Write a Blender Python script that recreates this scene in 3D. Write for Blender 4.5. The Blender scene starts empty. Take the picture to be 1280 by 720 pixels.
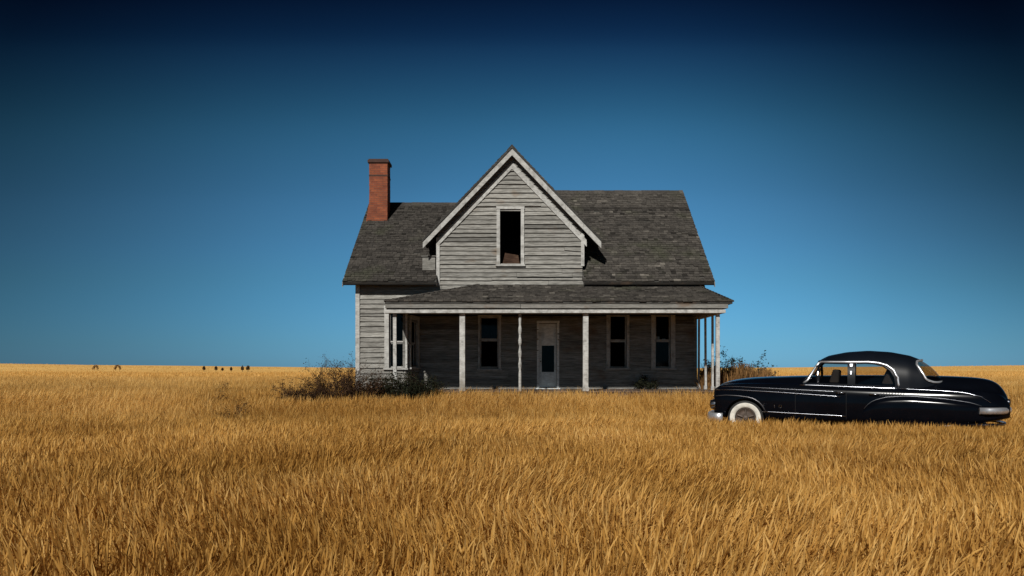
import bpy, bmesh, math, random
import numpy as np
from mathutils import Vector, Matrix
from mathutils.bvhtree import BVHTree
random.seed(11); rng = np.random.default_rng(7)
R = math.radians
scn = bpy.context.scene
COL = scn.collection
ZC = 1.35                                   # eye height

def at(px, py, Y):                          # photo pixel at a distance -> point in metres
    return ((px-640)*Y/1000.0, Y, ZC+(462-py)*Y/1000.0)

# ------------------------------------------------------------------ materials
def new_mat(name):
    m = bpy.data.materials.new(name); m.use_nodes = True
    nt = m.node_tree; b = nt.nodes['Principled BSDF']
    return m, nt, b
def N(nt, kind, **kw):
    n = nt.nodes.new(kind)
    for k, v in kw.items():
        if k in n.inputs.keys() if isinstance(k, str) else False: n.inputs[k].default_value = v
        else: setattr(n, k, v)
    return n
def ramp(nt, stops, fac):
    r = nt.nodes.new('ShaderNodeValToRGB'); e = r.color_ramp.elements
    while len(e) < len(stops): e.new(0.5)
    for i, (p, c) in enumerate(stops):
        e[i].position = p; e[i].color = (c[0], c[1], c[2], 1) if not isinstance(c, (int, float)) else (c, c, c, 1)
    nt.links.new(fac, r.inputs[0]); return r.outputs[0]
def noise(nt, scale, detail=4, vec=(1, 1, 1), rough=.6, coord='Object'):
    tc = nt.nodes.new('ShaderNodeTexCoord'); mp = nt.nodes.new('ShaderNodeMapping')
    mp.inputs['Scale'].default_value = vec
    nt.links.new(tc.outputs[coord], mp.inputs[0])
    n = nt.nodes.new('ShaderNodeTexNoise'); n.inputs['Scale'].default_value = scale
    n.inputs['Detail'].default_value = detail; n.inputs['Roughness'].default_value = rough
    nt.links.new(mp.outputs[0], n.inputs['Vector']); return n.outputs['Fac']
def mix(nt, a, b, fac, mode='MIX'):
    n = nt.nodes.new('ShaderNodeMix'); n.data_type = 'RGBA'; n.blend_type = mode
    for s, v in ((n.inputs[6], a), (n.inputs[7], b), (n.inputs[0], fac)):
        if hasattr(v, 'is_output'): nt.links.new(v, s)
        elif isinstance(v, (int, float)): s.default_value = v
        else: s.default_value = (v[0], v[1], v[2], 1)
    return n.outputs[2]
def tone(nt):
    a = nt.nodes.new('ShaderNodeAttribute'); a.attribute_name = 'tone'; return a.outputs['Fac']
def bump(nt, b, h, strength=.4, dist=.01):
    n = nt.nodes.new('ShaderNodeBump'); n.inputs['Strength'].default_value = strength
    n.inputs['Distance'].default_value = dist
    nt.links.new(h, n.inputs['Height']); nt.links.new(n.outputs[0], b.inputs['Normal'])

def wood_mat(name, c_dark, c_mid, c_light, stain=(.16, .10, .06), rough=.85, vec=(1, 1, 14), tone_amt=.5, peel=.62):
    m, nt, b = new_mat(name)
    g = noise(nt, 2.2, 6, vec)
    c = ramp(nt, [(.32, c_dark), (.5, c_mid), (.68, c_light)], g)
    big = noise(nt, .9, 3, (1, 1, 1.8))
    bf = ramp(nt, [(peel-.03, 0), (peel+.1, .75)], big)
    c = mix(nt, c, stain, bf)
    fine = noise(nt, 9, 5, (.8, .8, 8))
    c = mix(nt, c, ramp(nt, [(.3, .45), (.5, .95), (.7, 1.15)], fine), .7, 'MULTIPLY')
    t = ramp(nt, [(0, 1-tone_amt), (1, 1+tone_amt*.4)], tone(nt))
    c = mix(nt, c, t, 1.0, 'MULTIPLY')
    nt.links.new(c, b.inputs['Base Color']); b.inputs['Roughness'].default_value = rough
    b.inputs['Specular IOR Level'].default_value = .2
    bump(nt, b, fine, .5, .01)
    return m

M = {}
M['siding'] = wood_mat('weathered_siding', (.125, .120, .108), (.235, .228, .208), (.335, .328, .305), stain=(.17, .115, .075))
M['trim'] = wood_mat('chalky_white_trim', (.26, .255, .24), (.42, .415, .395), (.50, .50, .48), stain=(.22, .20, .17), tone_amt=.25, vec=(3, 3, 3))
M['door'] = wood_mat('pale_grey_blue_door_paint', (.55, .58, .58), (.72, .75, .74), (.80, .83, .82), stain=(.25, .25, .24), tone_amt=.2, vec=(3, 3, 3))
M['deck'] = wood_mat('grey_red_deck_wood', (.07, .05, .04), (.13, .09, .07), (.19, .14, .11))
M['inside'] = wood_mat('dark_plaster_and_eave_shade', (.018, .016, .014), (.03, .026, .022), (.045, .038, .03))
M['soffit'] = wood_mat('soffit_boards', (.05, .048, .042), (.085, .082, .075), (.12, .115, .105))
M['board'] = wood_mat('bare_brown_board', (.04, .022, .015), (.075, .042, .028), (.10, .06, .04))
def shingle_mat():
    m, nt, b = new_mat('weathered_wood_shingles')
    g = noise(nt, 14, 5)
    t = tone(nt)
    c = ramp(nt, [(0, (.020, .018, .016)), (.35, (.050, .045, .040)), (.75, (.080, .072, .063)), (1, (.16, .145, .125))], t)
    big = noise(nt, .7, 4)
    c = mix(nt, c, (.058, .062, .038), ramp(nt, [(.55, 0), (.7, .6)], big))
    c = mix(nt, c, ramp(nt, [(.3, .5), (.6, 1.15)], g), .8, 'MULTIPLY')
    nt.links.new(c, b.inputs['Base Color']); b.inputs['Roughness'].default_value = .9
    b.inputs['Specular IOR Level'].default_value = .15
    bump(nt, b, g, .6, .01); return m
M['shingle'] = shingle_mat()
def brick_mat():
    m, nt, b = new_mat('orange_red_brick')
    tc = nt.nodes.new('ShaderNodeTexCoord'); mp = nt.nodes.new('ShaderNodeMapping')
    mp.inputs['Rotation'].default_value = (R(90), 0, 0)
    nt.links.new(tc.outputs['Object'], mp.inputs[0])
    br = nt.nodes.new('ShaderNodeTexBrick'); nt.links.new(mp.outputs[0], br.inputs['Vector'])
    br.inputs['Scale'].default_value = 1; br.inputs['Brick Width'].default_value = .21; br.inputs['Row Height'].default_value = .075
    br.inputs['Mortar Size'].default_value = .008
    br.inputs['Color1'].default_value = (.27, .072, .026, 1); br.inputs['Color2'].default_value = (.18, .043, .018, 1)
    br.inputs['Mortar'].default_value = (.14, .055, .032, 1)
    g = noise(nt, 3, 5)
    c = mix(nt, br.outputs[0], ramp(nt, [(.3, .55), (.65, 1.15)], g), .8, 'MULTIPLY')
    nt.links.new(c, b.inputs['Base Color']); b.inputs['Roughness'].default_value = .9
    bump(nt, b, g, .6, .02); return m
M['brick'] = brick_mat()
def plain(name, c, rough=.5, metal=0, nscale=6, amt=.3, coat=0):
    m, nt, b = new_mat(name)
    g = noise(nt, nscale, 4)
    cc = mix(nt, c, ramp(nt, [(.3, 1-amt), (.7, 1+amt*.5)], g), 1.0, 'MULTIPLY')
    nt.links.new(cc, b.inputs['Base Color']); b.inputs['Roughness'].default_value = rough
    b.inputs['Metallic'].default_value = metal; b.inputs['Coat Weight'].default_value = coat
    return m
M['soot'] = plain('sooty_brick', (.06, .03, .022), .95)
M['stone'] = plain('foundation_stone', (.10, .095, .085), .9)
M['curtain'] = plain('grey_rag_curtain', (.42, .46, .47), .9)
M['paint'] = plain('black_car_paint', (.002, .0026, .0045), .13, 0, 2, .3, coat=.0)
M['paint'].node_tree.nodes['Principled BSDF'].inputs['Specular IOR Level'].default_value = .11
M['roofpaint'] = plain('dull_black_roof_paint', (.004, .0055, .009), .42, 0, 2, .3)
M['roofpaint'].node_tree.nodes['Principled BSDF'].inputs['Specular IOR Level'].default_value = .16
M['chrome'] = plain('worn_chrome', (.42, .44, .49), .2, 1, 12, .3)
M['bright'] = plain('sunlit_chrome', (.80, .82, .86), .38, .85, 12, .2)
M['white_rubber'] = plain('whitewall_rubber', (.62, .60, .54), .7, 0, 9, .3)
M['rubber'] = plain('black_rubber', (.015, .015, .015), .8)
M['rim'] = plain('dusty_wheel_steel', (.085, .062, .048), .6, .2, 10, .5)
M['seat'] = plain('dark_seat_cloth', (.012, .010, .010), .8)
M['red'] = plain('red_lamp_lens', (.25, .01, .008), .15)
M['lens'] = plain('pale_lamp_glass', (.6, .62, .62), .12)
def glass_mat(name, tint, gl=.08):
    m = bpy.data.materials.new(name); m.use_nodes = True; nt = m.node_tree; nt.nodes.clear()
    o = nt.nodes.new('ShaderNodeOutputMaterial'); mx = nt.nodes.new('ShaderNodeMixShader')
    t = nt.nodes.new('ShaderNodeBsdfTransparent'); g = nt.nodes.new('ShaderNodeBsdfGlossy')
    t.inputs[0].default_value = (*tint, 1); g.inputs['Roughness'].default_value = .05
    f = nt.nodes.new('ShaderNodeFresnel'); f.inputs[0].default_value = 1.45
    sc_ = nt.nodes.new('ShaderNodeMath'); sc_.operation = 'MULTIPLY'; sc_.inputs[1].default_value = gl; nt.links.new(f.outputs[0], sc_.inputs[0]); nt.links.new(sc_.outputs[0], mx.inputs[0]); nt.links.new(t.outputs[0], mx.inputs[1]); nt.links.new(g.outputs[0], mx.inputs[2])
    nt.links.new(mx.outputs[0], o.inputs[0]); return m
M['car_glass'] = glass_mat('tinted_car_glass', (.50, .48, .46))
M['pane'] = glass_mat('old_window_glass', (.25, .26, .26), .25)
M['car_glass'] = glass_mat('tinted_car_glass', (.78, .75, .72), .6)

def leafy(name, c1, c2, trans=.25):
    m = bpy.data.materials.new(name); m.use_nodes = True; nt = m.node_tree; nt.nodes.clear()
    o = nt.nodes.new('ShaderNodeOutputMaterial'); mx = nt.nodes.new('ShaderNodeMixShader'); mx.inputs[0].default_value = trans
    d = nt.nodes.new('ShaderNodeBsdfDiffuse'); t = nt.nodes.new('ShaderNodeBsdfTranslucent')
    c = ramp(nt, [(0, c1), (1, c2)], tone(nt))
    nt.links.new(c, d.inputs[0]); nt.links.new(c, t.inputs[0])
    nt.links.new(d.outputs[0], mx.inputs[1]); nt.links.new(t.outputs[0], mx.inputs[2]); nt.links.new(mx.outputs[0], o.inputs[0])
    return m
M['twig'] = leafy('dark_brown_twigs', (.03, .019, .013), (.10, .06, .04), .05)
M['brush'] = leafy('dead_brown_brush_leaves', (.022, .013, .009), (.075, .042, .022))
M['green'] = leafy('dull_green_leaves', (.012, .014, .009), (.034, .036, .022))
M['bluegreen'] = leafy('dark_blue_green_leaves', (.012, .022, .02), (.045, .06, .05))
M['reed'] = leafy('tan_dry_reeds', (.11, .06, .025), (.36, .20, .08))
# ------------------------------------------------------------------ mesh builder
class MB:
    def __init__(s): s.v = []; s.f = []; s.t = []; s.m = []
    def quadset(s, vs, fs, tone=None, mi=0):
        n = len(s.v); s.v += [tuple(p) for p in vs]
        t = random.random() if tone is None else tone
        for f in fs: s.f.append(tuple(i+n for i in f)); s.t.append(t); s.m.append(mi)
    def hexa(s, p, tone=None, mi=0):         # 8 points: bottom loop 0-3, top loop 4-7
        s.quadset(p, [(0, 3, 2, 1), (4, 5, 6, 7), (0, 1, 5, 4), (1, 2, 6, 5), (2, 3, 7, 6), (3, 0, 4, 7)], tone, mi)
    def box(s, x0, x1, y0, y1, z0, z1, tone=None, mi=0):
        s.hexa([(x0, y0, z0), (x1, y0, z0), (x1, y1, z0), (x0, y1, z0), (x0, y0, z1), (x1, y0, z1), (x1, y1, z1), (x0, y1, z1)], tone, mi)
    def slab(s, O, U, V, Nn, u0, u1, v0, v1, n0, n1, tone=None, u0b=None, u1b=None, n1b=None):
        # box in a local frame; u0b/u1b: limits at v1 ; n1b: thickness at v1
        u0b = u0 if u0b is None else u0b; u1b = u1 if u1b is None else u1b; n1b = n1 if n1b is None else n1b
        P = lambda u, v, n: tuple(O+U*u+V*v+Nn*n)
        s.hexa([P(u0, v0, n0), P(u1, v0, n0), P(u1b, v1, n0), P(u0b, v1, n0), P(u0, v0, n1), P(u1, v0, n1), P(u1b, v1, n1b), P(u0b, v1, n1b)], tone)
    def prism(s, poly, a, b, tone=None):     # poly: list of points offset by vectors a and b
        a = Vector(a); b = Vector(b); n = len(poly); vs = [tuple(Vector(p)+a) for p in poly]+[tuple(Vector(p)+b) for p in poly]
        fs = [tuple(range(n))[::-1], tuple(range(n, 2*n))]+[(i, (i+1) % n, n+(i+1) % n, n+i) for i in range(n)]
        s.quadset(vs, fs, tone)
    def tube(s, pts, r, k=6, tone=None, closed=False, r1=None, flat=1.0):
        pts = [Vector(p) for p in pts]; n = len(pts); vs = []; fs = []
        for i, p in enumerate(pts):
            d = (pts[(i+1) % n]-pts[i-1]) if closed else (pts[min(i+1, n-1)]-pts[max(i-1, 0)])
            d.normalize(); up = Vector((0, 0, 1)) if abs(d.z) < .9 else Vector((0, 1, 0))
            a = d.cross(up).normalized(); b = a.cross(d).normalized()
            rr = r if r1 is None else r+(r1-r)*i/(n-1)
            for j in range(k):
                q = 2*math.pi*j/k; vs.append(p+(a*math.cos(q)*flat+b*math.sin(q))*rr)
        for i in range(n if closed else n-1):
            for j in range(k):
                i2 = (i+1) % n; fs.append((i*k+j, i*k+(j+1) % k, i2*k+(j+1) % k, i2*k+j))
        if not closed: fs += [tuple(range(k))[::-1], tuple((n-1)*k+j for j in range(k))]
        s.quadset(vs, fs, tone)
    def build(s, name, mat, parent=None, smooth=False, bevel=0, origin=None):
        me = bpy.data.meshes.new(name); me.from_pydata(s.v, [], s.f)
        mats = mat if isinstance(mat, (list, tuple)) else [mat]
        for m in mats: me.materials.append(m)
        a = me.attributes.new('tone', 'FLOAT', 'FACE'); a.data.foreach_set('value', s.t)
        if len(mats) > 1: me.polygons.foreach_set('material_index', s.m)
        if smooth: me.polygons.foreach_set('use_smooth', [True]*len(me.polygons))
        me.update(); o = bpy.data.objects.new(name, me); COL.objects.link(o)
        if parent: o.parent = parent
        if bevel:
            md = o.modifiers.new('bevel', 'BEVEL'); md.width = bevel; md.segments = 2; md.limit_method = 'ANGLE'
        return o
def empty(name, loc=(0, 0, 0), rz=0):
    o = bpy.data.objects.new(name, None); COL.objects.link(o); o.location = loc; o.rotation_euler = (0, 0, rz); o.empty_display_size = .3
    return o
def tag(o, label=None, cat=None, group=None, kind=None):
    for k, v in (('label', label), ('category', cat), ('group', group), ('kind', kind)):
        if v: o[k] = v
    return o
V3 = Vector
# ------------------------------------------------------------------ terrain
def sst(a, b, x):
    t = np.clip((x-a)/(b-a), 0, 1); return t*t*(3-2*t)
def gz(x, y):
    x = np.asarray(x, float); y = np.asarray(y, float)
    z = .35*sst(17.5, 23, y)
    crest = np.interp(x, [-1200, -520, -290, -140, -60, 60, 130, 290, 520, 1200], [9, 5.6, 3.7, 1.7, .9, .7, 1.1, 2.6, 4.2, 7])
    z = z+sst(130, 450, y)*(crest+.55)
    z = z+.05*np.sin(x*.31+1)*np.sin(y*.23)*sst(26, 60, y)+.25*np.sin(x*.021+2)*np.sin(y*.019)*sst(80, 200, y)
    return z
def build_ground():
    sx = np.sinh(np.linspace(-5.2, 5.2, 181)); sx = sx/sx[-1]*1600
    sy = np.concatenate([np.linspace(-60, 2, 8), 2+np.expm1(np.linspace(0, 6.9, 190))/math.expm1(6.9)*1700])
    X, Y = np.meshgrid(sx, sy); Z = gz(X, Y)
    n, m = X.shape; co = np.stack([X, Y, Z], -1).reshape(-1, 3)
    i = np.arange(n-1)[:, None]*m+np.arange(m-1)[None, :]
    f = np.stack([i, i+1, i+m+1, i+m], -1).reshape(-1, 4)
    me = bpy.data.meshes.new('ground'); me.from_pydata(co.tolist(), [], f.tolist())
    me.polygons.foreach_set('use_smooth', [True]*len(me.polygons))
    m_, nt, b = new_mat('stubble_and_soil')
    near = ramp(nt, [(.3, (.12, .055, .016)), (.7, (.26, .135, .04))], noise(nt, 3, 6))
    far = ramp(nt, [(.3, (.60, .34, .10)), (.5, (.72, .43, .14)), (.72, (.80, .52, .19))], noise(nt, .02, 6, (.35, 2.2, 1)))  # far ground lightened to match sunlit wheat, light put into its colour
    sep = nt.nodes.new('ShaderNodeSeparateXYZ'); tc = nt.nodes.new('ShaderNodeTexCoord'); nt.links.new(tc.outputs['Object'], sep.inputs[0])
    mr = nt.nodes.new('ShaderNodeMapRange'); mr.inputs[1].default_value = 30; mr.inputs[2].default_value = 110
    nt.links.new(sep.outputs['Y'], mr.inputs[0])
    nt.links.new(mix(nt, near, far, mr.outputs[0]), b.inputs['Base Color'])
    b.inputs['Roughness'].default_value = 1; b.inputs['Specular IOR Level'].default_value = 0
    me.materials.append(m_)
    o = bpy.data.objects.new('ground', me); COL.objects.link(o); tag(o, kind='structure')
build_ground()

# ------------------------------------------------------------------ wheat
CAR_C = (6.87, 16.52); CAR_A = R(-24)
def car_local(x, y):
    dx, dy = x-CAR_C[0], y-CAR_C[1]; c, s = math.cos(CAR_A), math.sin(CAR_A)
    return dx*c+dy*s, -dx*s+dy*c
def vnoise(x, y, sc, seed):
    r = np.random.default_rng(seed); g = r.random((64, 64)); u = x/sc+100; v = y/sc+100
    i = np.floor(u).astype(int); j = np.floor(v).astype(int); fu = u-i; fv = v-j
    fu = fu*fu*(3-2*fu); fv = fv*fv*(3-2*fv); G = lambda a, b: g[a % 64, b % 64]
    return (G(i, j)*(1-fu)+G(i+1, j)*fu)*(1-fv)+(G(i, j+1)*(1-fu)+G(i+1, j+1)*fu)*fv
VV = []; FF = []; TT = []; nv = 0
def blades(n, y0, y1, seg, w, h, dens_pow=1.0, half=.74):
    global nv
    u = rng.random(n); y = np.sqrt(y0*y0+u*(y1*y1-y0*y0))
    x = (rng.random(n)*2-1)*(half*y+1.5)
    cx, cy = car_local(x, y)
    incar = (np.abs(cx) < 2.6) & (np.abs(cy) < .92)
    inhouse = (x > -4.9) & (x < 6.05) & (y > 25) & (y < 33.4) | (x > -3.7) & (x < 6.25) & (y > 23.15) & (y < 26.5)
    keep = ~inhouse & ~(incar & (rng.random(n) < .8)); x = x[keep]; y = y[keep]; cx = cx[keep]; cy = cy[keep]; incar = incar[keep]; n = len(x)
    p1 = vnoise(x, y, 1.3, 1); p2 = vnoise(x, y, 4.5, 2); p3 = vnoise(x, y, .45, 3)
    H = h*(.72+.22*p1+.18*p2+.20*p3)*(.80+.36*rng.random(n))
    d = np.sqrt((np.maximum(np.abs(cx)-2.6, 0))**2+(np.maximum(np.abs(cy)-.95, 0))**2)
    H *= np.where(incar, .35, .52+.48*sst(.1, 2.2, d))
    for bx, by, br, bf in ((-5.6, 22.0, 2.0, .55), (-3.2, 22.2, 1.3, .7)):
        H *= bf+(1-bf)*sst(.3, 1.0, np.hypot((x-bx)/br, (y-by)/1.0))
    yaw = rng.random(n)*2*np.pi
    windx = .11*(vnoise(x, y, 1.6, 5)-.5)*2+.03; windy = .09*(vnoise(x, y, 2.2, 6)-.5)*2
    ld = rng.random(n)*2*np.pi; la = np.minimum(rng.gamma(2., .05, n), .22)
    lx = (np.cos(ld)*la+windx)*H*1.6; ly = (np.sin(ld)*la+windy)*H*1.6
    curl = rng.random(n)**1.6*1.5+1.3*(rng.random(n) < .08)
    W = w*(.6+.8*rng.random(n))
    z0 = gz(x, y)
    t = np.linspace(0, 1, seg+1)[None, :]
    bend = t**2.2
    X = x[:, None]+lx[:, None]*bend*(1+curl[:, None]); Y = y[:, None]+ly[:, None]*bend*(1+curl[:, None])
    Z = z0[:, None]+H[:, None]*(t-curl[:, None]*.8*np.clip(t-.6, 0, 1)**1.5*2)
    prof = np.interp(t[0], [0, .55, .68, .8, .93, 1], [.5, .42, .8, 1.75, 1.5, .2])[None, :]
    wx = np.cos(yaw)[:, None]*W[:, None]*prof*.5; wy = np.sin(yaw)[:, None]*W[:, None]*prof*.5
    A = np.stack([X-wx, Y-wy, Z], -1); B = np.stack([X+wx, Y+wy, Z], -1)
    P = np.stack([A, B], 2).reshape(n, 2*(seg+1), 3)
    k = np.arange(seg); f = np.stack([2*k, 2*k+1, 2*k+3, 2*k+2], -1)[None] + (np.arange(n)*2*(seg+1))[:, None, None] + nv
    tn = np.clip(.06+rng.random(n)*.60+.16*p2+.20*p1-.10*(rng.random(n) < .12)*3, 0, 1)
    for wx_, wy_, wr_ in ((-7.6, 21, 1.1), (-6.2, 17.5, .8), (-8.6, 25, 1.4), (-3.4, 7.3, .45), (-8.8, 15.5, .6), (5.2, 9.5, .5), (1.5, 6.2, .35), (-1.2, 10.5, .5)):
        g_ = np.exp(-(((x-wx_)/wr_)**2+((y-wy_)/(wr_*1.4))**2)); tn = tn-.45*g_*(rng.random(n) < .55)
    tt = np.clip(tn[:, None]*((.62+.45*np.linspace(0, 1, seg)) if seg > 2 else np.full(seg, 1.0))[None, :]+(0 if y1 < 20 else .10 if y1 < 60 else .25), 0, 1)  # far strips toned lighter: brightness of lit ears put into the colour
    VV.append(P.reshape(-1, 3)); FF.append(f.reshape(-1, 4)); TT.append(tt.reshape(-1)); nv += n*2*(seg+1)
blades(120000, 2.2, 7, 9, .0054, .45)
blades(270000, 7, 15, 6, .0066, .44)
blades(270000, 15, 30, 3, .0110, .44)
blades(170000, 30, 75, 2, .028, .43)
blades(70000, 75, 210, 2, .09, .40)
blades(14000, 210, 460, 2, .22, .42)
def build_wheat():
    v = np.concatenate(VV); f = np.concatenate(FF); t = np.concatenate(TT)
    me = bpy.data.meshes.new('wheat'); me.vertices.add(len(v)); me.vertices.foreach_set('co', v.astype(np.float32).ravel())
    me.loops.add(f.size); me.loops.foreach_set('vertex_index', f.astype(np.int32).ravel())
    me.polygons.add(len(f)); me.polygons.foreach_set('loop_start', (np.arange(len(f))*4).astype(np.int32))
    me.polygons.foreach_set('loop_total', np.full(len(f), 4, np.int32))
    a = me.attributes.new('tone', 'FLOAT', 'FACE'); a.data.foreach_set('value', t.astype(np.float32))
    me.update(calc_edges=True)
    m = bpy.data.materials.new('ripe_wheat'); m.use_nodes = True; nt = m.node_tree; nt.nodes.clear()
    o = nt.nodes.new('ShaderNodeOutputMaterial'); mx = nt.nodes.new('ShaderNodeMixShader'); mx.inputs[0].default_value = .42
    d = nt.nodes.new('ShaderNodeBsdfDiffuse'); tr = nt.nodes.new('ShaderNodeBsdfTranslucent')
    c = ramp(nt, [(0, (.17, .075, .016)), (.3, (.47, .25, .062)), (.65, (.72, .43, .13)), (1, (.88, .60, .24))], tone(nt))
    big = noise(nt, .12, 4)
    c = mix(nt, c, ramp(nt, [(.35, (.80, .74, .62)), (.65, (1.05, 1.05, 1.05))], big), 1.0, 'MULTIPLY')
    nt.links.new(c, d.inputs[0]); nt.links.new(c, tr.inputs[0])
    nt.links.new(d.outputs[0], mx.inputs[1]); nt.links.new(tr.outputs[0], mx.inputs[2]); nt.links.new(mx.outputs[0], o.inputs[0])
    me.materials.append(m)
    ob = bpy.data.objects.new('wheat', me); COL.objects.link(ob)
    tag(ob, 'ripe golden brown wheat covering the whole field around house and car', 'wheat', kind='stuff')
build_wheat()
# ------------------------------------------------------------------ house
YF = 25.0; YE = 24.6; YB = 26.2; YR = 29.15; YK = 33.3
XL, XR = -4.825, 6.0; GL, GR = -2.325, 2.2
ZE = ZC+.110*24.6                               # eave height 4.056
ZRR = ZC+222*.02915; ZRL = ZC+207*.02915
SR = (ZRR-ZE)/(YR-YE); SL = (ZRL-ZE)/(YR-YE)
GA = 8.26; GS = 1.044
house = empty('farmhouse', (.6, 28, 0)); house.location = (0, 0, 0)
tag(house, 'abandoned grey clapboard farmhouse with steep front gable, long porch and brick chimney', 'house')

def subtract(iv, cuts):
    out = [iv]
    for c0, c1 in cuts:
        nx = []
        for a, b in out:
            if c1 <= a or c0 >= b: nx.append((a, b)); continue
            if c0 > a: nx.append((a, c0))
            if c1 < b: nx.append((c1, b))
        out = nx
    return out
def wall(O, U, Nn, L, Rr, z0, z1, holes, mat, name='wall', extra_cuts=(), expo=.177, rough=1.0, thick=.12):
    # O origin, U along, Nn outward; L(z),Rr(z) limits; holes (u0,u1,z0,z1)
    O = V3(O); U = V3(U); Nn = V3(Nn); Z = V3((0, 0, 1)); mb = MB()
    zs = sorted({z0, z1, *[h[2] for h in holes if z0 < h[2] < z1], *[h[3] for h in holes if z0 < h[3] < z1], *extra_cuts})
    for a, b in zip(zs, zs[1:]):
        zm = (a+b)/2; cuts = [(h[0], h[1]) for h in holes if h[2] < zm < h[3]]
        for (p, q) in subtract((L(zm), Rr(zm)), cuts):
            pa = L(a) if abs(p-L(zm)) < 1e-6 else p; pb = L(b) if abs(p-L(zm)) < 1e-6 else p
            qa = Rr(a) if abs(q-Rr(zm)) < 1e-6 else q; qb = Rr(b) if abs(q-Rr(zm)) < 1e-6 else q
            mb.slab(O, U, Z, Nn, pa, qa, a, b, -thick, -.002, .25, pb, qb)
    z = z0
    while z < z1-.02:
        e = expo*(1+random.uniform(-.05, .05)); zt = min(z+e+.015, z1); zm = (z+zt)/2
        cuts = [(h[0]-.02, h[1]+.02) for h in holes if h[2] < zm < h[3]]
        rt = random.random()
        for (p, q) in subtract((L(zm), Rr(zm)), cuts):
            u = p
            while u < q-.005:
                w = random.uniform(1.3, 4.2); u2 = min(u+w, q)
                if q-u2 < .3: u2 = q
                j1 = random.gauss(0, .004*rough); j2 = random.gauss(0, .004*rough)
                if random.random() < .05*rough: j2 -= random.uniform(.01, .03)
                tk = .054+random.uniform(-.010, .012)*rough
                if random.random() < .05*rough: tk += .02
                P = lambda uu, zz, n: tuple(O+U*uu+Z*zz+Nn*n)
                t = min(1, max(0, .25+.35*rt+.45*random.random()))
                if random.random() < .05*rough and u2-u < 2.2: t = 0
                mb.hexa([P(u+.003, z+j1, 0), P(u2-.003, z+j2, 0), P(u2-.003, z+j2, tk), P(u+.003, z+j1, tk),
                         P(u+.003, zt, 0), P(u2-.003, zt, 0), P(u2-.003, zt, .008), P(u+.003, zt, .008)], t)
                u = u2
        z += e
    return mb.build(name, mat, house)
def hole(px0, px1, py0, py1, Y):
    a = at(px0, py0, Y); b = at(px1, py1, Y); return (a[0], b[0], b[2], a[2])
# openings
h_attic = hole(625, 651, 262, 331, YF)
h_left = hole(486.5, 507, 388, 460, YF)
h_w1 = hole(600, 623, 396, 461, YB); h_w2 = hole(762, 783, 394, 460, YB); h_w3 = hole(819, 838, 394, 460, YB)
h_door = hole(674, 696, 404, 484, YB)
h_side = (25.25, 25.95, 1.42, 2.95)
cst = lambda v: (lambda z: v)
# front room wall, its return, the porch wall, the upper front with gable
wall((0, YF, 0), (1, 0, 0), (0, -1, 0), cst(XL), cst(-3.3), .45, 3.10, [h_left], M['siding'], expo=.16)
SO, SU, SN = (-3.3, YF, 0), (.196, .9806, 0), (.9806, -.196, 0)
h_side = (.28, .98, 1.42, 2.95)
wall(SO, SU, SN, cst(0), cst(1.20), .72, 3.10, [h_side], M['siding'])
wall((0, YB, 0), (1, 0, 0), (0, -1, 0), cst(-3.06), cst(XR), .72, 3.10, [h_w1, h_w2, h_w3, h_door], M['siding'], rough=1.4)
zg = lambda x: GA-GS*abs(x)-.16
gl = lambda z: max(GL, -(GA-.16-z)/GS) if z > 4.25 else XL
gr = lambda z: min(GR, (GA-.16-z)/GS) if z > 4.25 else XR
wall((0, YF, 0), (1, 0, 0), (0, -1, 0), cst(XL), cst(XR), 3.11, 4.24, [], M['siding'], expo=.15)
wall((0, YF, 0), (1, 0, 0), (0, -1, 0), gl, gr, 4.251, 8.05, [h_attic], M['siding'], expo=.137, extra_cuts=(zg(GL), zg(GR)), rough=1.3)
# sides and rear
def yl_(s, z1):
    def f(z): return YF if z < 4.2 else YE+(z+.16-ZE)/s
    return f
def yr_(s): return lambda z: YK if z < 4.2 else 2*YR-(YE+(z+.16-ZE)/s)
wall((XL, 0, 0), (0, 1, 0), (-1, 0, 0), yl_(SL, 0), yr_(SL), .45, ZRL-.25, [], M['siding'], expo=.2, extra_cuts=(4.2,))
wall((XR, 0, 0), (0, 1, 0), (1, 0, 0), yl_(SR, 0), yr_(SR), .45, ZRR-.25, [(YF-.1, YB, 0, 3.1)], M['siding'], expo=.2, extra_cuts=(4.2,))
wall((0, YK, 0), (1, 0, 0), (0, 1, 0), cst(XL), cst(XR), .45, 4.2, [], M['siding'], expo=.2)
mb = MB()                                      # gable cheeks
for x, n in ((GL+.06, -1), (GR-.06, 1)):
    ztop = zg(x)-.02; mb = MB()
    mb.prism([(x, YF+.02, 4.1), (x, YF+.02, ztop), (x, YF+(ztop-4.3)/.75, ztop)], (-.05, 0, 0), (.05, 0, 0), .3)
    mb.build('gable_cheek', M['siding'], house)
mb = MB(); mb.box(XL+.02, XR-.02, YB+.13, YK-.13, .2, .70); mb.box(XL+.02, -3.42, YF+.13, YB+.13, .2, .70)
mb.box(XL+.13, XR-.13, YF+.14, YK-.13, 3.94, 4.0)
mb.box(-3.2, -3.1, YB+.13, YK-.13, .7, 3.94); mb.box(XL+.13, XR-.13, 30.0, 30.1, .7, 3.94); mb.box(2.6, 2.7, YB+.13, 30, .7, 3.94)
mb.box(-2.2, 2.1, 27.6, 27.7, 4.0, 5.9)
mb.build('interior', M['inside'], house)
mb = MB(); mb.box(XL-.02, -3.28, YF-.02, YF+.2, -.1, .45); mb.box(XL-.03, XL+.2, YF, YK+.02, -.1, .45); mb.box(XR-.2, XR+.03, YB, YK+.02, -.1, .45)
mb.box(XL, XR, YK-.2, YK+.03, -.1, .45); mb.build('foundation', M['stone'], house)

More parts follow.
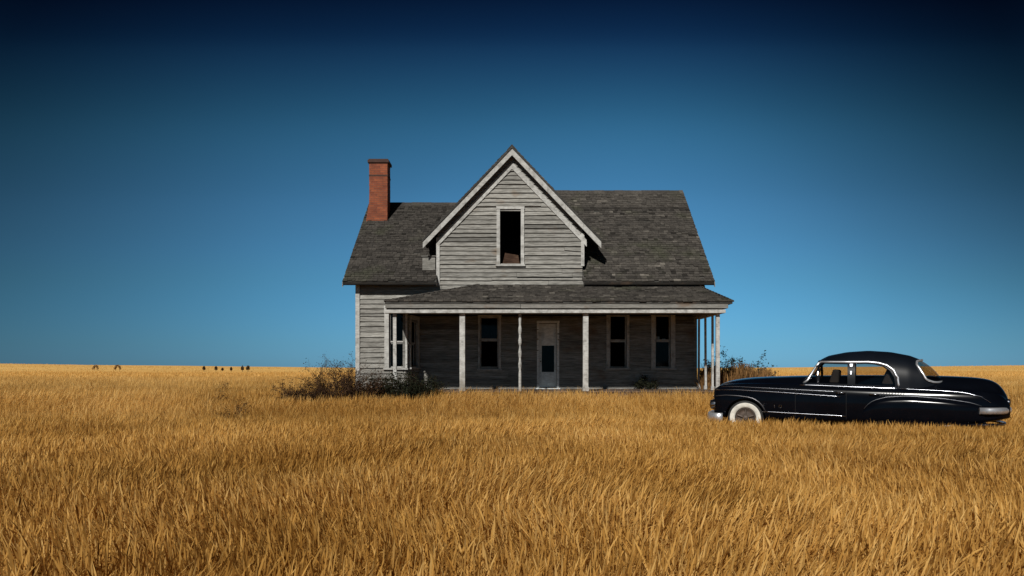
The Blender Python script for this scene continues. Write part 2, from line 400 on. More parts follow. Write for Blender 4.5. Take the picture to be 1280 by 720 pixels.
# roofs -----------------------------------------------------------
def shingles(mb, O, U, V, L, Rr, vlen, expo=.135, wid=.16, skip=None, thick=.022):
    O = V3(O); U = V3(U).normalized(); V = V3(V).normalized(); Nn = U.cross(V).normalized()
    if Nn.z < 0: Nn = -Nn
    v = 0; row = 0
    while v < vlen-.02:
        rt = random.random(); u = L(v)-random.random()*wid
        sag = random.uniform(-.004, .004)
        while u < Rr(v):
            w = wid*random.uniform(.65, 1.4); a = max(u, L(v)); b = min(u+w, Rr(v)); u += w
            if b-a < .03: continue
            c = O+U*(a+b)/2+V*v
            if skip and skip(c) or random.random() < .006: continue
            vt = min(v+expo*1.5, vlen)
            t0 = v+random.gauss(0, .010)+sag
            tk = thick*random.uniform(.75, 1.5); lift = .006 if random.random() > .05 else .022
            t = min(1, max(0, .42*rt*.6+.12+.5*random.random()+(.3 if random.random() < .05 else 0)-(.35 if random.random() < .07 else 0)))
            P = lambda uu, vv, n: tuple(O+U*uu+V*vv+Nn*n)
            g = .004
            mb.hexa([P(a+g, t0, lift), P(b-g, t0+random.gauss(0, .004), lift), P(b-g, vt, 0), P(a+g, vt, 0),
                     P(a+g, t0, lift+tk), P(b-g, t0, lift+tk), P(b-g, vt, .008), P(a+g, vt, .008)], t)
        v += expo; row += 1
def roof_slope(x0, x1, s, zr, skipf, front=True):
    # slab + shingles of one side of the main roof
    mb = MB(); ln = math.hypot(YR-YE, zr-ZE); sg = 1 if front else -1
    O = V3((0, YE if front else 2*YR-YE, ZE)); Vv = V3((0, sg*(YR-YE), zr-ZE))
    shingles(mb, O, (1, 0, 0), Vv, cst(x0-.02), cst(x1+.02), ln, skip=skipf)
    return mb
gin = lambda c: (GL-.02 < c.x < GR+.02) and (c.z < GA-GS*abs(c.x)-.12)
def skipmain(c): return gin(c)
mbm = roof_slope(-5.2, 0.0, SL, ZRL, skipmain)
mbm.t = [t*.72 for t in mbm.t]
m2 = roof_slope(0.0, 6.22, SR, ZRR, skipmain)
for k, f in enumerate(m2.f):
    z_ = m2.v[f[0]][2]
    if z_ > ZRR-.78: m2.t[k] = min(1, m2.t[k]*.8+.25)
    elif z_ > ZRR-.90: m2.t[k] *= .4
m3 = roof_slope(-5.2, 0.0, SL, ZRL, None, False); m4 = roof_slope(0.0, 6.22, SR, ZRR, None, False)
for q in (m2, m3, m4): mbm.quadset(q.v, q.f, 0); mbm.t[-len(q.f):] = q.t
# ridge cap
for x0, x1, z in ((-5.2, -.9, ZRL), (.4, 6.22, ZRR)):
    x = x0
    while x < x1:
        w = random.uniform(.25, .4); x2 = min(x+w, x1); dz = random.uniform(0, .012)
        mbm.hexa([(x, YR-.16, z-.105+dz), (x2, YR-.16, z-.105+dz), (x2, YR, z+.03+dz), (x, YR, z+.03+dz), (x, YR-.15, z-.075+dz), (x2, YR-.15, z-.075+dz), (x2, YR+.02, z+.06+dz), (x, YR+.02, z+.06+dz)], random.uniform(.3, .8))
        x = x2
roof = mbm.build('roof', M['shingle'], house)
mb = MB()
def slabquad(pts, th=.11, tone=.3):
    mb.prism(pts, (0, 0, -th), (0, 0, -.004), tone)
mz = lambda y, s: ZE+(y-YE)*s
for x0, x1, s, zr in ((-5.19, GL-.0, SL, ZRL), (GR, 6.21, SR, ZRR)):
    slabquad([(x0, YE+.01, ZE), (x1, YE+.01, ZE), (x1, YR, zr), (x0, YR, zr)])
for x0, x1, s, zr in ((-5.19, 0, SL, ZRL), (0, 6.21, SR, ZRR)):
    slabquad([(x0, 2*YR-YE-.01, ZE), (x1, 2*YR-YE-.01, ZE), (x1, YR, zr), (x0, YR, zr)])
for xa, s, zr in ((GL, SL, ZRL), (GR, SR, ZRR)):
    za = GA-GS*abs(xa)-.1; xb = math.copysign((GA-zr-.1)/GS, xa)
    slabquad([(xa, YE+(za-ZE)/s, za), (xb, YR, zr), (xa, YR, zr)])
mb.box(-.02, .02, YE+2.5, YR+1, 6.2, ZRL+.2, .3)
mb.build('roof_deck', M['soffit'], roof)
mb = MB()                                      # eave fascia, soffit shadow painted into its colour, and barge boards
mb.box(-5.2, GL-.02, YE-.02, YE+.0, ZE-.09, ZE-.015, .0); mb.build('eave_board', M['inside'], roof); mb = MB(); mb.box(GR+.02, 6.22, YE-.02, YE, ZE-.09, ZE-.015, .0)
mb.build('eave_board', M['inside'], roof)
mb = MB()
for x, s, zr in ((-5.2, SL, ZRL), (6.22, SR, ZRR)):
    d = -.02 if x < 0 else .0; mb = MB()
    for sg in (0, 1):
        y0 = YE-.02 if sg == 0 else 2*YR-YE+.02
        mb.prism([(x+d, y0, ZE-.17), (x+d, y0, ZE-.02), (x+d, YR, zr-.02), (x+d, YR, zr-.18)], (0, 0, 0), (.022, 0, 0), .4)
    mb.build('barge_board', M['siding'], roof)
# gable roof
mb = MB(); GW = 2.76; YG1 = 2*YR-YE; YO = YF-.24
gl_len = GW*math.hypot(1, GS)
def skipg(c):
    if c.y < YF+1.2: return False
    zr = ZRL if c.x < 0 else ZRR; s = SL if c.x < 0 else SR
    zm = zr-abs(c.y-YR)*s
    return c.z < zm-.12
for sg in (-1, 1):
    O = (sg*GW, YO-.03, GA-GS*GW); Vv = V3((-sg*GW, 0, GS*GW))
    shingles(mb, O, (0, 1, 0), Vv, cst(0), cst(YG1-YO+.05), gl_len, skip=skipg)
y = YO-.04
while y < YG1:
    w = .3; dz = random.uniform(0, .01)
    for sg in (-1, 1):
        mb.hexa([(sg*.16, y, GA-.15+dz), (0, y, GA+.02+dz), (0, y+w, GA+.02+dz), (sg*.16, y+w, GA-.15+dz), (sg*.15, y, GA-.11+dz), (0, y, GA+.055+dz), (0, y+w, GA+.055+dz), (sg*.15, y+w, GA-.11+dz)], random.uniform(.1, .5))
    y += w
groof = mb.build('gable_roof', M['shingle'], house)
mb = MB()
for sg in (-1, 1):
    mb.prism([(sg*(GW-.01), YO, GA-GS*GW), (0, YO, GA), (0, YO, GA-.13), (sg*(GW-.01), YO, GA-GS*GW-.11)], (0, .0, -.004), (0, YE+1.35-YO, -.004), .2)
    # rear run stays above the main roof: only its upper strip
    mb.prism([(sg*1.0, YE+1.35, GA-GS*1.0), (0, YE+1.35, GA), (0, YE+1.35, GA-.13), (sg*1.0, YE+1.35, GA-GS-.12)], (0, 0, -.004), (0, YG1-YE-1.35, -.004), .2)
    mb.prism([(sg*(GW-.3), YE+1.35, GA-GS*(GW-.3)), (sg*1.0, YE+1.35, GA-GS), (sg*1.0, YE+1.35, GA-GS-.12), (sg*(GW-.3), YE+1.35, GA-GS*(GW-.3)-.12)], (0, 0, -.004), (0, 1.2, -.004), .2)
mb.build('gable_soffit', M['soffit'], groof)
def rake(name, y0, y1, xo, drop, wdt, mat, parent, t=.6):
    for sg in (-1, 1):
        mb = MB(); n = 5
        for i in range(n):
            a, b = xo*i/n, xo*(i+1)/n-.004
            za, zb = GA-GS*a-drop, GA-GS*b-drop
            mb.prism([(sg*a, y0, za), (sg*b, y0, zb), (sg*b, y0, zb-wdt), (sg*a, y0, za-wdt)], (0, 0, 0), (0, y1-y0, 0), t+random.uniform(-.3, .3))
        mb.build(name, mat, parent)
rake('rake_board', YO-.055, YO-.02, GW+.0, .035, .25, M['trim'], groof)
rake('rake_moulding', YO-.085, YO-.056, GW+.02, .0, .07, M['soffit'], groof, .1)
rake('frieze_board', YF-.075, YF-.015, 2.33, .44, .21, M['trim'], house)
# corner boards
def vboard(name, x0, x1, y0, y1, z0, z1, mat, parent, t=.7):
    mb = MB(); mb.box(x0, x1, y0, y1, z0, z1, t); return mb.build(name, mat, parent, bevel=.004)
vboard('corner_board', XL-.055, XL+.075, YF-.075, YF+.08, .4, ZE-.06, M['trim'], house)
vboard('corner_board', GL-.035, GL+.07, YF-.072, YF-.0, 3.95, zg(GL)-.2, M['trim'], house)
vboard('corner_board', GR-.05, GR+.055, YF-.072, YF-.0, 4.58, zg(GR)-.2, M['trim'], house)
vboard('corner_board', XR-.06, XR+.05, YB-.055, YB+.06, .6, 3.1, M['siding'], house)
# odd little box by the left of the gable
mb = MB(); a = at(528, 321, 25.15); b = at(544, 341, 25.15)
mb.box(a[0], b[0], 25.15, 25.75, b[2]-.1, a[2], .5); mb.box(a[0]-.03, b[0]+.03, 25.11, 25.76, a[2]+.002, a[2]+.035, .3); mb.build('roof_vent', M['siding'], house)

# porch -----------------------------------------------------------
PY = 23.3; ZP = ZC+.085*23.0; PT = 4.0
mb = MB(); pl = math.hypot(2.0, PT-ZP); xl0, xr0 = -3.68, 6.37; xl1, xr1 = -1.0, 5.72
shingles(mb, (0, 23.0, ZP), (1, 0, 0), (0, 2.0, PT-ZP), lambda v: xl0+(xl1-xl0)*v/pl, lambda v: xr0+(xr1-xr0)*v/pl, pl, expo=.15, wid=.17, thick=.032)
l2 = math.hypot(xl1-xl0, PT-ZP)
shingles(mb, (xl0, 23.0, ZP), (0, 1, 0), (xl1-xl0, 0, PT-ZP), lambda v: 2.0*v/l2, cst(1.96), l2, expo=.15)
l3 = math.hypot(xr1-xr0, PT-ZP)
shingles(mb, (xr0, 23.0, ZP), (0, 1, 0), (xr1-xr0, 0, PT-ZP), lambda v: 2.0*v/l3, cst(3.0), l3, expo=.07, thick=.012)
# hip caps
for (p, q) in (((xl0, 23.0, ZP), (xl1, 25, PT)), ((xr0, 23.0, ZP), (xr1, 25, PT))):
    p = V3(p); q = V3(q); n = 16
    for i in range(n):
        a = p.lerp(q, i/n); b = p.lerp(q, (i+1.2)/n); mb.tube([a+V3((0, 0, .015)), b+V3((0, 0, .01))], .03, 4, random.uniform(.2, .7))
proof = mb.build('porch_roof', M['shingle'], house)
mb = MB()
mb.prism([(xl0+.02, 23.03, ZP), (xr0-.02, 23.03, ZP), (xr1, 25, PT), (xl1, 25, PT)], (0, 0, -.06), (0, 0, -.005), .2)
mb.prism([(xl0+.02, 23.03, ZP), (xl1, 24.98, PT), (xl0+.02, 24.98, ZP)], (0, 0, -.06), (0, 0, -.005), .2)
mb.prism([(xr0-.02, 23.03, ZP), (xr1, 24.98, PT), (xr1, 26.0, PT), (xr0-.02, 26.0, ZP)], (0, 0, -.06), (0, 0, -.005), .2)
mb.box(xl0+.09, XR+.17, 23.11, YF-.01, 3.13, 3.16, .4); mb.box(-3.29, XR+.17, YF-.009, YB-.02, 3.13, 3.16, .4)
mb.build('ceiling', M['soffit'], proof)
mb = MB(); mb.box(xl0+.03, .24, 23.045, 23.10, 3.125, 3.265, .55); mb.box(.25, XR+.23, 23.045, 23.10, 3.12, 3.262, .75)
mb.box(XR+.18, XR+.23, 23.101, 26.0, 3.12, 3.262, .5)
mb.box(xl0+.03, xl0+.08, 23.101, YF-.04, 3.125, 3.265, .5)
mb.build('fascia', wood_mat('grey_fascia_paint', (.14, .135, .122), (.20, .195, .178), (.25, .245, .228), vec=(1, 1, 14), tone_amt=.3), proof, bevel=.004)
mb = MB(); mb.box(-3.70, 1.1, 23.095, 23.38, 2.985, 3.083, .6); mb.box(1.105, 6.17, 23.097, 23.38, 2.987, 3.083, .85)
mb.box(-3.66, 6.12, 23.18, 23.36, 3.084, 3.12, .0)
mb.box(6.03, 6.17, 23.381, 26.1, 2.99, 3.10, .5)
mb.build('porch_beam', M['trim'], house, bevel=.004)
def post(px, w, y=PY, turned=False, top=2.984):
    x = (px-640)*y/1000; mb = MB(); zb = .725
    if turned:
        pts = []; n = 26; k = 8; vs = []; fs = []
        for i in range(n+1):
            z = zb+(top-zb)*i/n; u = i/n
            r = w*.5*(1+.28*math.sin(u*42)*(.25 < u < .9)-.22*(.55 < u < .6))
            for j in range(k): q = 2*math.pi*j/k; vs.append((x+r*math.cos(q), y+r*math.sin(q), z))
        for i in range(n):
            for j in range(k): fs.append((i*k+j, i*k+(j+1) % k, (i+1)*k+(j+1) % k, (i+1)*k+j))
        mb.quadset(vs, fs, .4)
    else:
        lean = random.uniform(-.012, .012)
        mb.hexa([(x-w/2+lean, y-w/2, zb), (x+w/2+lean, y-w/2, zb), (x+w/2+lean, y+w/2, zb), (x-w/2+lean, y+w/2, zb), (x-w/2, y-w/2, top), (x+w/2, y-w/2, top), (x+w/2, y+w/2, top), (x-w/2, y+w/2, top)], .7)
        mb.box(x-w/2-.015, x+w/2+.015, y-w/2-.015, y+w/2+.015, zb, zb+.12, .3)
    mb.build('porch_post', M['trim'], house, bevel=0 if turned else .006)
post(493.5, .10); post(578, .16); post(650, .085, turned=True); post(732, .155); post(897, .105)
for y in (24.3, 25.2, 26.05): post(640+6.09/y*1000, .065, y)
mb = MB(); x = -3.7                              # deck boards run front to back
while x < 6.2:
    mb.box(x, x+.125, 23.2+random.uniform(-.02, .02), YB-.02 if x > -3.28 else YF-.04, .69, .72+random.uniform(-.004, .004)); x += .13
mb.box(-3.68, 6.18, 23.24, 23.28, .50, .685); mb.box(6.14, 6.18, 23.28, 26.1, .5, .685)
x = -3.6
while x < 6.2: mb.box(x, x+.12, 23.27, 23.4, .1, .5); x += 1.6
mb.build('porch_deck', M['deck'], house)

# windows, door --------------------------------------------------
def frame_mb(u0, u1, z0, z1, w, d0, d1, O, U, Nn, sill=True, wt=None, wr=None):
    mb = MB(); O = V3(O); U = V3(U); Nn = V3(Nn); Z = V3((0, 0, 1)); wt = w if wt is None else wt; wr = wr or w
    mb.slab(O, U, Z, Nn, u0-w, u0, z0, z1, d0, d1, .6); mb.slab(O, U, Z, Nn, u1, u1+wr, z0, z1, d0, d1, .8)
    mb.slab(O, U, Z, Nn, u0-w-.01, u1+wr+.01, z1+.001, z1+wt, d0, d1+.01, .6)
    if sill: mb.slab(O, U, Z, Nn, u0-w-.03, u1+wr+.03, z0-.055, z0-.001, d0, d1+.05, .3)
    return mb
def window(h, O, U, Nn, w=.1, wt=None, sash=True, wr=None, pane=(1, 1), rail=.5, mat='trim', curtain=None):
    u0, u1, z0, z1 = h; fr = frame_mb(u0, u1, z0, z1, w, -.06, .075, O, U, Nn, True, wt, wr).build('window', M[mat], house, bevel=.003)
    O = V3(O); U = V3(U); Nn = V3(Nn); Z = V3((0, 0, 1)); mb = MB(); zr = z0+(z1-z0)*rail
    if sash:
        for a, b, d in ((z0+.003, zr-.01, -.08), (zr-.008, z1-.003, -.04)):
            mb.slab(O, U, Z, Nn, u0+.003, u0+.04, a, b, d-.03, d, .5); mb.slab(O, U, Z, Nn, u1-.04, u1-.003, a, b, d-.03, d, .5)
            mb.slab(O, U, Z, Nn, u0+.041, u1-.041, b-.04, b, d-.03, d-.001, .7); mb.slab(O, U, Z, Nn, u0+.041, u1-.041, a, a+.045, d-.03, d-.001, .4)
        mb.build('sash', M[mat], fr)
        for on, a, b, d in ((pane[0], z0, zr, -.095), (pane[1], zr, z1, -.055)):
            if on:
                q = MB(); q.slab(O, U, Z, Nn, u0+.04, u1-.04, a+.04, b-.04, d-.003, d, .5); q.build('pane', M['pane'], fr)
    if curtain:
        for (c0, c1, ca, cb) in curtain:
            q = MB(); n = 7
            for i in range(n):
                a = u0+(u1-u0)*(c0+(c1-c0)*i/n); b = u0+(u1-u0)*(c0+(c1-c0)*(i+1)/n)
                dd = -.16-.02*(i % 2); de = -.16-.02*((i+1) % 2); lo = z0+(z1-z0)*ca+random.uniform(-.05, .05)
                P = lambda uu, zz, nn: tuple(O+U*uu+Z*zz+Nn*nn)
                q.hexa([P(a, lo, dd), P(b, lo+.03, de), P(b, lo+.03, de-.004), P(a, lo, dd-.004), P(a, z0+(z1-z0)*cb, dd), P(b, z0+(z1-z0)*cb, de), P(b, z0+(z1-z0)*cb, de-.004), P(a, z0+(z1-z0)*cb, dd-.004)], .5)
            q.build('curtain', M['curtain'], fr)
    return fr
FU, FN = (1, 0, 0), (0, -1, 0)
wa = window(h_attic, (0, YF, 0), FU, FN, w=.105, wt=.09, sash=False)
mb = MB(); mb.hexa([(-.31, YF+.16, 4.62), (.26, YF+.5, 4.62), (.26, YF+.54, 4.62), (-.31, YF+.2, 4.62), (-.22, YF+.2, 5.03), (.2, YF+.5, 5.0), (.2, YF+.54, 5.0), (-.22, YF+.24, 5.03)], .9)
mb.build('loose_board', M['board'], wa)
window(h_left, (0, YF, 0), FU, FN, w=.14, wr=.06, pane=(1, 1), rail=.45)
window(h_w1, (0, YB, 0), FU, FN, w=.06, wr=.09, pane=(0, 1), rail=.56, curtain=[(.66, .8, .62, 1.0)])
window(h_w2, (0, YB, 0), FU, FN, w=.11, wr=.09, pane=(0, 0), rail=.52)
window(h_w3, (0, YB, 0), FU, FN, w=.14, wr=.15, pane=(1, 0), rail=.52, curtain=[(.05, .35, .38, .60), (.5, .75, .28, .56)])
window(h_side, SO, SU, SN, w=.12, wr=.12)
u0, u1, z0, z1 = h_door
fr = frame_mb(u0, u1, z0-.03, z1, .075, -.06, .055, (0, YB, 0), FU, FN, True).build('door_frame', M['door'], house, bevel=.003)
mb = MB(); y0, y1 = YB+.03, YB+.07
g0, g1 = u0+.085, u1-.085; gz0, gz1 = ZC-3*.0262, ZC+30*.0262
mb.box(u0+.004, g0, y0, y1, z0, z1-.004, .6); mb.box(g1, u1-.004, y0, y1, z0, z1-.004, .6)
mb.box(g0, g1, y0+.001, y1, z0, gz0, .8); mb.box(g0, g1, y0+.001, y1, gz1, z1-.004, .7)
mb.box(g0+.03, g1-.03, y0-.012, y0, z0+.12, gz0-.08, .9); mb.box(g0+.02, g1-.02, y0-.012, y0, gz1+.07, z1-.12, .8)
door = mb.build('door', M['door'], house, bevel=.003)
mb = MB(); mb.box(g0, g1, y0+.015, y0+.02, gz0, gz1, .5); mb.build('pane', M['pane'], door)
mb = MB(); mb.tube([(u0+.05, y0+.001, 1.62), (u0+.05, y0-.05, 1.62)], .022, 8, .4); mb.build('handle', M['rim'], door)

# chimney --------------------------------------------------------
def chimney():
    yb = 28.0; x0 = (461.5-640)*.028; x1 = (484.3-640)*.028; zt = ZC+263*.028; zb = 6.2
    mb = MB()
    ry = lambda z: 0
    zz = zb
    while zz < zt-.12:
        z2 = min(zz+.075, zt-.12)
        fl = .10*max(0, 1-(zz-6.55)/.62) if zz > 6.5 else .10
        j = random.uniform(-.004, .004)
        mb.box(x0-fl+j, x1+j*.5+.0, yb-fl*.3+j, yb+.66+j, zz, z2-.001, random.random()); zz = z2
    c = mb.build('chimney', M['brick'], house, bevel=.003)
    mb = MB(); z = ZC+(462-219)*.028; mb.box(x0-.012, x1+.012, yb-.012, yb+.672, z-.03, z+.02, .2); mb.build('chimney_band', M['soot'], c)
    mb = MB(); mb.box(x0-.05, x1+.05, yb-.05, yb+.71, zt-.119, zt-.03, .4); mb.box(x0-.02, x1+.02, yb-.02, yb+.68, zt-.029, zt+.01, .4)
    mb.build('chimney_cap', M['soot'], c)
chimney()
# ------------------------------------------------------------------ car
car = empty('vintage_sedan', (CAR_C[0], CAR_C[1], 0), CAR_A)
tag(car, 'glossy black rounded vintage sedan with whitewall front tyre, parked in the wheat beside the house', 'car')
OX = 2.55                                       # local x = s - OX
ip = lambda s, t: float(np.interp(s, [a for a, b in t], [b for a, b in t]))
def smooth_tab(t, n=200):
    xs = np.linspace(t[0][0], t[-1][0], n); ys = np.interp(xs, [a for a, b in t], [b for a, b in t])
    k = np.hanning(13); k /= k.sum(); yp = np.pad(ys, 6, mode='edge'); y2 = np.convolve(yp, k, 'valid')
    y2[0] = ys[0]; y2[-1] = ys[-1]
    return list(zip(xs, y2))
TZC = smooth_tab([(0, .90), (.08, 1.03), (.25, 1.12), (.7, 1.19), (1.6, 1.23), (3, 1.25), (4.35, 1.24), (4.85, 1.215), (5.12, 1.18), (5.30, 1.09), (5.39, .95), (5.42, .74)])
TZS = smooth_tab([(0, .90), (.06, .99), (.2, 1.045), (.8, 1.07), (1.75, 1.06), (2.6, 1.03), (3.6, .995), (4.5, .975), (4.95, .95), (5.18, .91), (5.32, .84), (5.42, .68)])
TW = smooth_tab([(0, .70), (.05, .82), (.15, .89), (.35, .925), (1, .945), (3, .95), (4.4, .94), (4.9, .92), (5.15, .87), (5.3, .77), (5.42, .55)])
TZB = smooth_tab([(0, .42), (.2, .34), (.6, .30), (4.6, .30), (5.0, .36), (5.42, .44)])
def body_section(s):
    W, zs, zc, zb = ip(s, TW), ip(s, TZS), ip(s, TZC), ip(s, TZB)
    k = (zs-zb)/.72
    pts = [(0, zb), (.75*W, zb), (.95*W, zb+.02), (.99*W, zb+.10), (W, zb+.22*k), (W+.012, zb+.38*k), (W, zb+.52*k), (.975*W, zs-.10*k), (.945*W, zs-.045*k), (.90*W, zs-.008), (.84*W, zs), (.76*W, zs+.1*(zc-zs)-.008), (.62*W, zs+.55*(zc-zs)), (.38*W, zs+.88*(zc-zs)), (0, zc)]
    return pts
def mesh_obj(name, vs, fs, mat, parent=None, smooth=True):
    me = bpy.data.meshes.new(name); me.from_pydata([tuple(v) for v in vs], [], fs)
    me.materials.append(mat)
    if smooth: me.polygons.foreach_set('use_smooth', [True]*len(me.polygons))
    me.update(); o = bpy.data.objects.new(name, me); COL.objects.link(o)
    if parent: o.parent = parent
    return o
def bake(o):                                    # apply modifiers without operators
    bpy.context.view_layer.update()
    dg = bpy.context.evaluated_depsgraph_get(); me = bpy.data.meshes.new_from_object(o.evaluated_get(dg))
    old = o.data; o.modifiers.clear(); o.data = me; bpy.data.meshes.remove(old)
def recalc(o):
    bm = bmesh.new(); bm.from_mesh(o.data); bmesh.ops.remove_doubles(bm, verts=bm.verts, dist=1e-5)
    bmesh.ops.recalc_face_normals(bm, faces=bm.faces); bm.to_mesh(o.data); bm.free()
def cut(o, cutters):
    recalc(o)
    for c in cutters:
        recalc(c); md = o.modifiers.new('b', 'BOOLEAN'); md.operation = 'DIFFERENCE'; md.solver = 'EXACT'; md.object = c
    bake(o)
    for c in cutters:
        me = c.data; bpy.data.objects.remove(c); bpy.data.meshes.remove(me)
ss = [0, .03, .08, .15, .25, .4, .6, .85, 1.1, 1.4, 1.7, 2.0, 2.3, 2.6, 2.9, 3.2, 3.5, 3.8, 4.1, 4.4, 4.6, 4.8, 4.95, 5.08, 5.18, 5.27, 5.34, 5.39, 5.42]
vs = []; fs = []
for s in ss:
    p = body_section(s); ring = [(y, z) for y, z in p]+[(-y, z) for y, z in p[-2:0:-1]]
    vs += [(s-OX, -y, z) for y, z in ring]
nr = len(ring)
for i in range(len(ss)-1):
    for j in range(nr): fs.append((i*nr+j, i*nr+(j+1) % nr, (i+1)*nr+(j+1) % nr, (i+1)*nr+j))
fs.append(tuple(range(nr))[::-1]); fs.append(tuple((len(ss)-1)*nr+j for j in range(nr)))
body = mesh_obj('body', vs, fs, M['paint'], car)
recalc(body)
sb = body.modifiers.new('s', 'SUBSURF'); sb.levels = 2; sb.render_levels = 2
bake(body)
def cyl(s, z, r, y0, y1, k=40):
    vs = [(s-OX+r*math.cos(2*math.pi*i/k), y, z+r*math.sin(2*math.pi*i/k)) for y in (y0, y1) for i in range(k)]
    fs = [tuple(range(k)), tuple(range(k, 2*k))]+[(i, (i+1) % k, k+(i+1) % k, k+i) for i in range(k)]
    return mesh_obj('cutter', vs, fs, M['rubber'], None, False)
bvh_me = body.data
bvh = BVHTree.FromPolygons([v.co[:] for v in bvh_me.vertices], [p.vertices[:] for p in bvh_me.polygons])
def onbody(s, z, side=-1, off=.0):
    h = bvh.ray_cast(V3((s-OX, side*3, z)), V3((0, -side, 0)))
    p = h[0] if h[0] is not None else V3((s-OX, side*.9, z)); n = h[1] if h[0] is not None else V3((0, side, 0))
    return p+V3((0, side, 0))*off
cs = []
for sd in (-1, 1):
    c1 = cyl(.68, .36, .40, sd*.60, sd*1.2); c1.parent = None; cs.append(c1)
car_keep = car.matrix_world.copy(); body.parent = None
cut(body, cs); body.parent = car
for p in body.data.polygons: p.use_smooth = True
# greenhouse
TT2 = smooth_tab([(1.70, 1.02), (1.80, 1.16), (1.95, 1.38), (2.08, 1.55), (2.25, 1.64), (2.6, 1.71), (3.0, 1.735), (3.4, 1.705), (3.75, 1.63), (3.98, 1.53), (4.15, 1.40), (4.30, 1.22), (4.42, 1.02)], 300)
TWG = smooth_tab([(1.70, .66), (1.85, .76), (2.1, .81), (2.6, .83), (3.3, .83), (3.7, .80), (3.95, .74), (4.15, .66), (4.30, .54), (4.42, .36)], 300)
ZG = .98; NE = 2.9
def gh_y(s, z):
    w, h = ip(s, TWG), ip(s, TT2)-ZG; t = max(0, min(1, (z-ZG)/max(h, .01))); return w*(1-t**NE)**(1/NE)
def gh_s(y, z, rear=True):                       # surface position along the car for a given (y,z)
    a, b = (3.0, 4.42) if rear else (1.70, 2.6)
    for _ in range(40):
        m = (a+b)/2; ins = gh_y(m, z) > abs(y) and ip(m, TT2) > z
        if rear: a, b = (m, b) if ins else (a, m)
        else: a, b = (a, m) if ins else (m, b)
    return (a+b)/2
def gh_shell(off):
    vs = []; fs = []; S = list(np.linspace(1.70, 2.2, 14))+list(np.linspace(2.25, 3.6, 18))+list(np.linspace(3.65, 4.42, 22)); K = 40
    for s in S:
        w, h = ip(s, TWG)-off, ip(s, TT2)-ZG-off
        for j in range(K+1):
            q = math.pi*j/K; c, sn = math.cos(q), math.sin(q)
            vs.append((s-OX, -math.copysign(abs(c)**(2/NE), c)*max(w, .02), ZG+max(h, .005)*abs(sn)**(2/NE)))
    for i in range(len(S)-1):
        for j in range(K): a = i*(K+1)+j; fs.append((a, a+1, a+K+2, a+K+1))
    return vs, fs, len(S), K
vs, fs, nS, K = gh_shell(0); vi, fi, _, _ = gh_shell(.035); n0 = len(vs)
vi = [(x*.985+.007, y, z) for x, y, z in vi]
F = fs+[tuple(n0+k for k in f[::-1]) for f in fi]
for i in range(nS-1):
    for j in (0, K): a = i*(K+1)+j; F.append((a, a+K+1, n0+a+K+1, n0+a))
for i in (0, nS-1):
    for j in range(K): a = i*(K+1)+j; F.append((a, a+1, n0+a+1, n0+a))
gh = mesh_obj('roof', vs+vi, F, M['roofpaint'])
def prism_x(poly, y0, y1):                       # poly in (s,z), across the car
    n = len(poly); vs = [(s-OX, y, z) for y in (y0, y1) for s, z in poly]
    return mesh_obj('cutter', vs, [tuple(range(n)), tuple(range(n, 2*n))]+[(i, (i+1) % n, n+(i+1) % n, n+i) for i in range(n)], M['rubber'], None, False)
def prism_s(poly, s0, s1):                       # poly in (y,z), along the car
    n = len(poly); vs = [(s-OX, y, z) for s in (s0, s1) for y, z in poly]
    return mesh_obj('cutter', vs, [tuple(range(n)), tuple(range(n, 2*n))]+[(i, (i+1) % n, n+(i+1) % n, n+i) for i in range(n)], M['rubber'], None, False)
def rnd(poly, k=3, amt=.3):                      # corner rounding by chaikin
    for _ in range(k):
        out = []
        for i in range(len(poly)):
            a, b = np.array(poly[i]), np.array(poly[(i+1) % len(poly)]); out += [tuple(a*(1-amt*.5)+b*amt*.5), tuple(a*amt*.5+b*(1-amt*.5))]
        poly = out
    return poly
w_vent = [(1.87, 1.085), (2.055, 1.08), (2.055, 1.40), (2.04, 1.415)]
w_front = [(2.10, 1.08), (2.62, 1.065), (2.62, 1.46), (2.14, 1.475), (2.10, 1.44)]
w_rear = [(2.76, 1.06), (3.47, 1.03), (3.45, 1.20), (3.38, 1.33), (3.27, 1.415), (3.12, 1.455), (2.95, 1.47), (2.76, 1.465)]
half_ws = [(0, 1.13), (.45, 1.13), (.62, 1.15), (.62, 1.3), (.56, 1.44), (.4, 1.52), (0, 1.54)]
half_bl = [(0, 1.16), (.40, 1.13), (.655, 1.10), (.715, 1.16), (.70, 1.30), (.635, 1.44), (.52, 1.515), (.3, 1.535), (0, 1.54)]
sym = lambda h: h+[(-y, z) for y, z in h[-2:0:-1]]
P_ws, P_bl = rnd(sym(half_ws), 2), rnd(sym(half_bl), 2)
cut(gh, [prism_x(w_vent, -2, 2), prism_x(w_front, -2, 2), prism_x(w_rear, -2, 2), prism_s(P_ws, 1.2, 2.35), prism_s(P_bl, 3.62, 5)])
gh.parent = car
gh.data.polygons.foreach_set('use_smooth', [True]*len(gh.data.polygons))
try:
    gh.data.set_sharp_from_angle(angle=R(35)); body.data.set_sharp_from_angle(angle=R(40))
except Exception as e: print(e)
def fill(name, loops, mat, parent):              # closed 3-D outline -> thin pane (fan rows)
    bm = bmesh.new(); vv = [bm.verts.new(p) for p in loops]; f = bm.faces.new(vv); bmesh.ops.triangulate(bm, faces=[f])
    me = bpy.data.meshes.new(name); bm.to_mesh(me); bm.free(); me.materials.append(mat)
    o = bpy.data.objects.new(name, me); COL.objects.link(o); o.parent = parent; return o
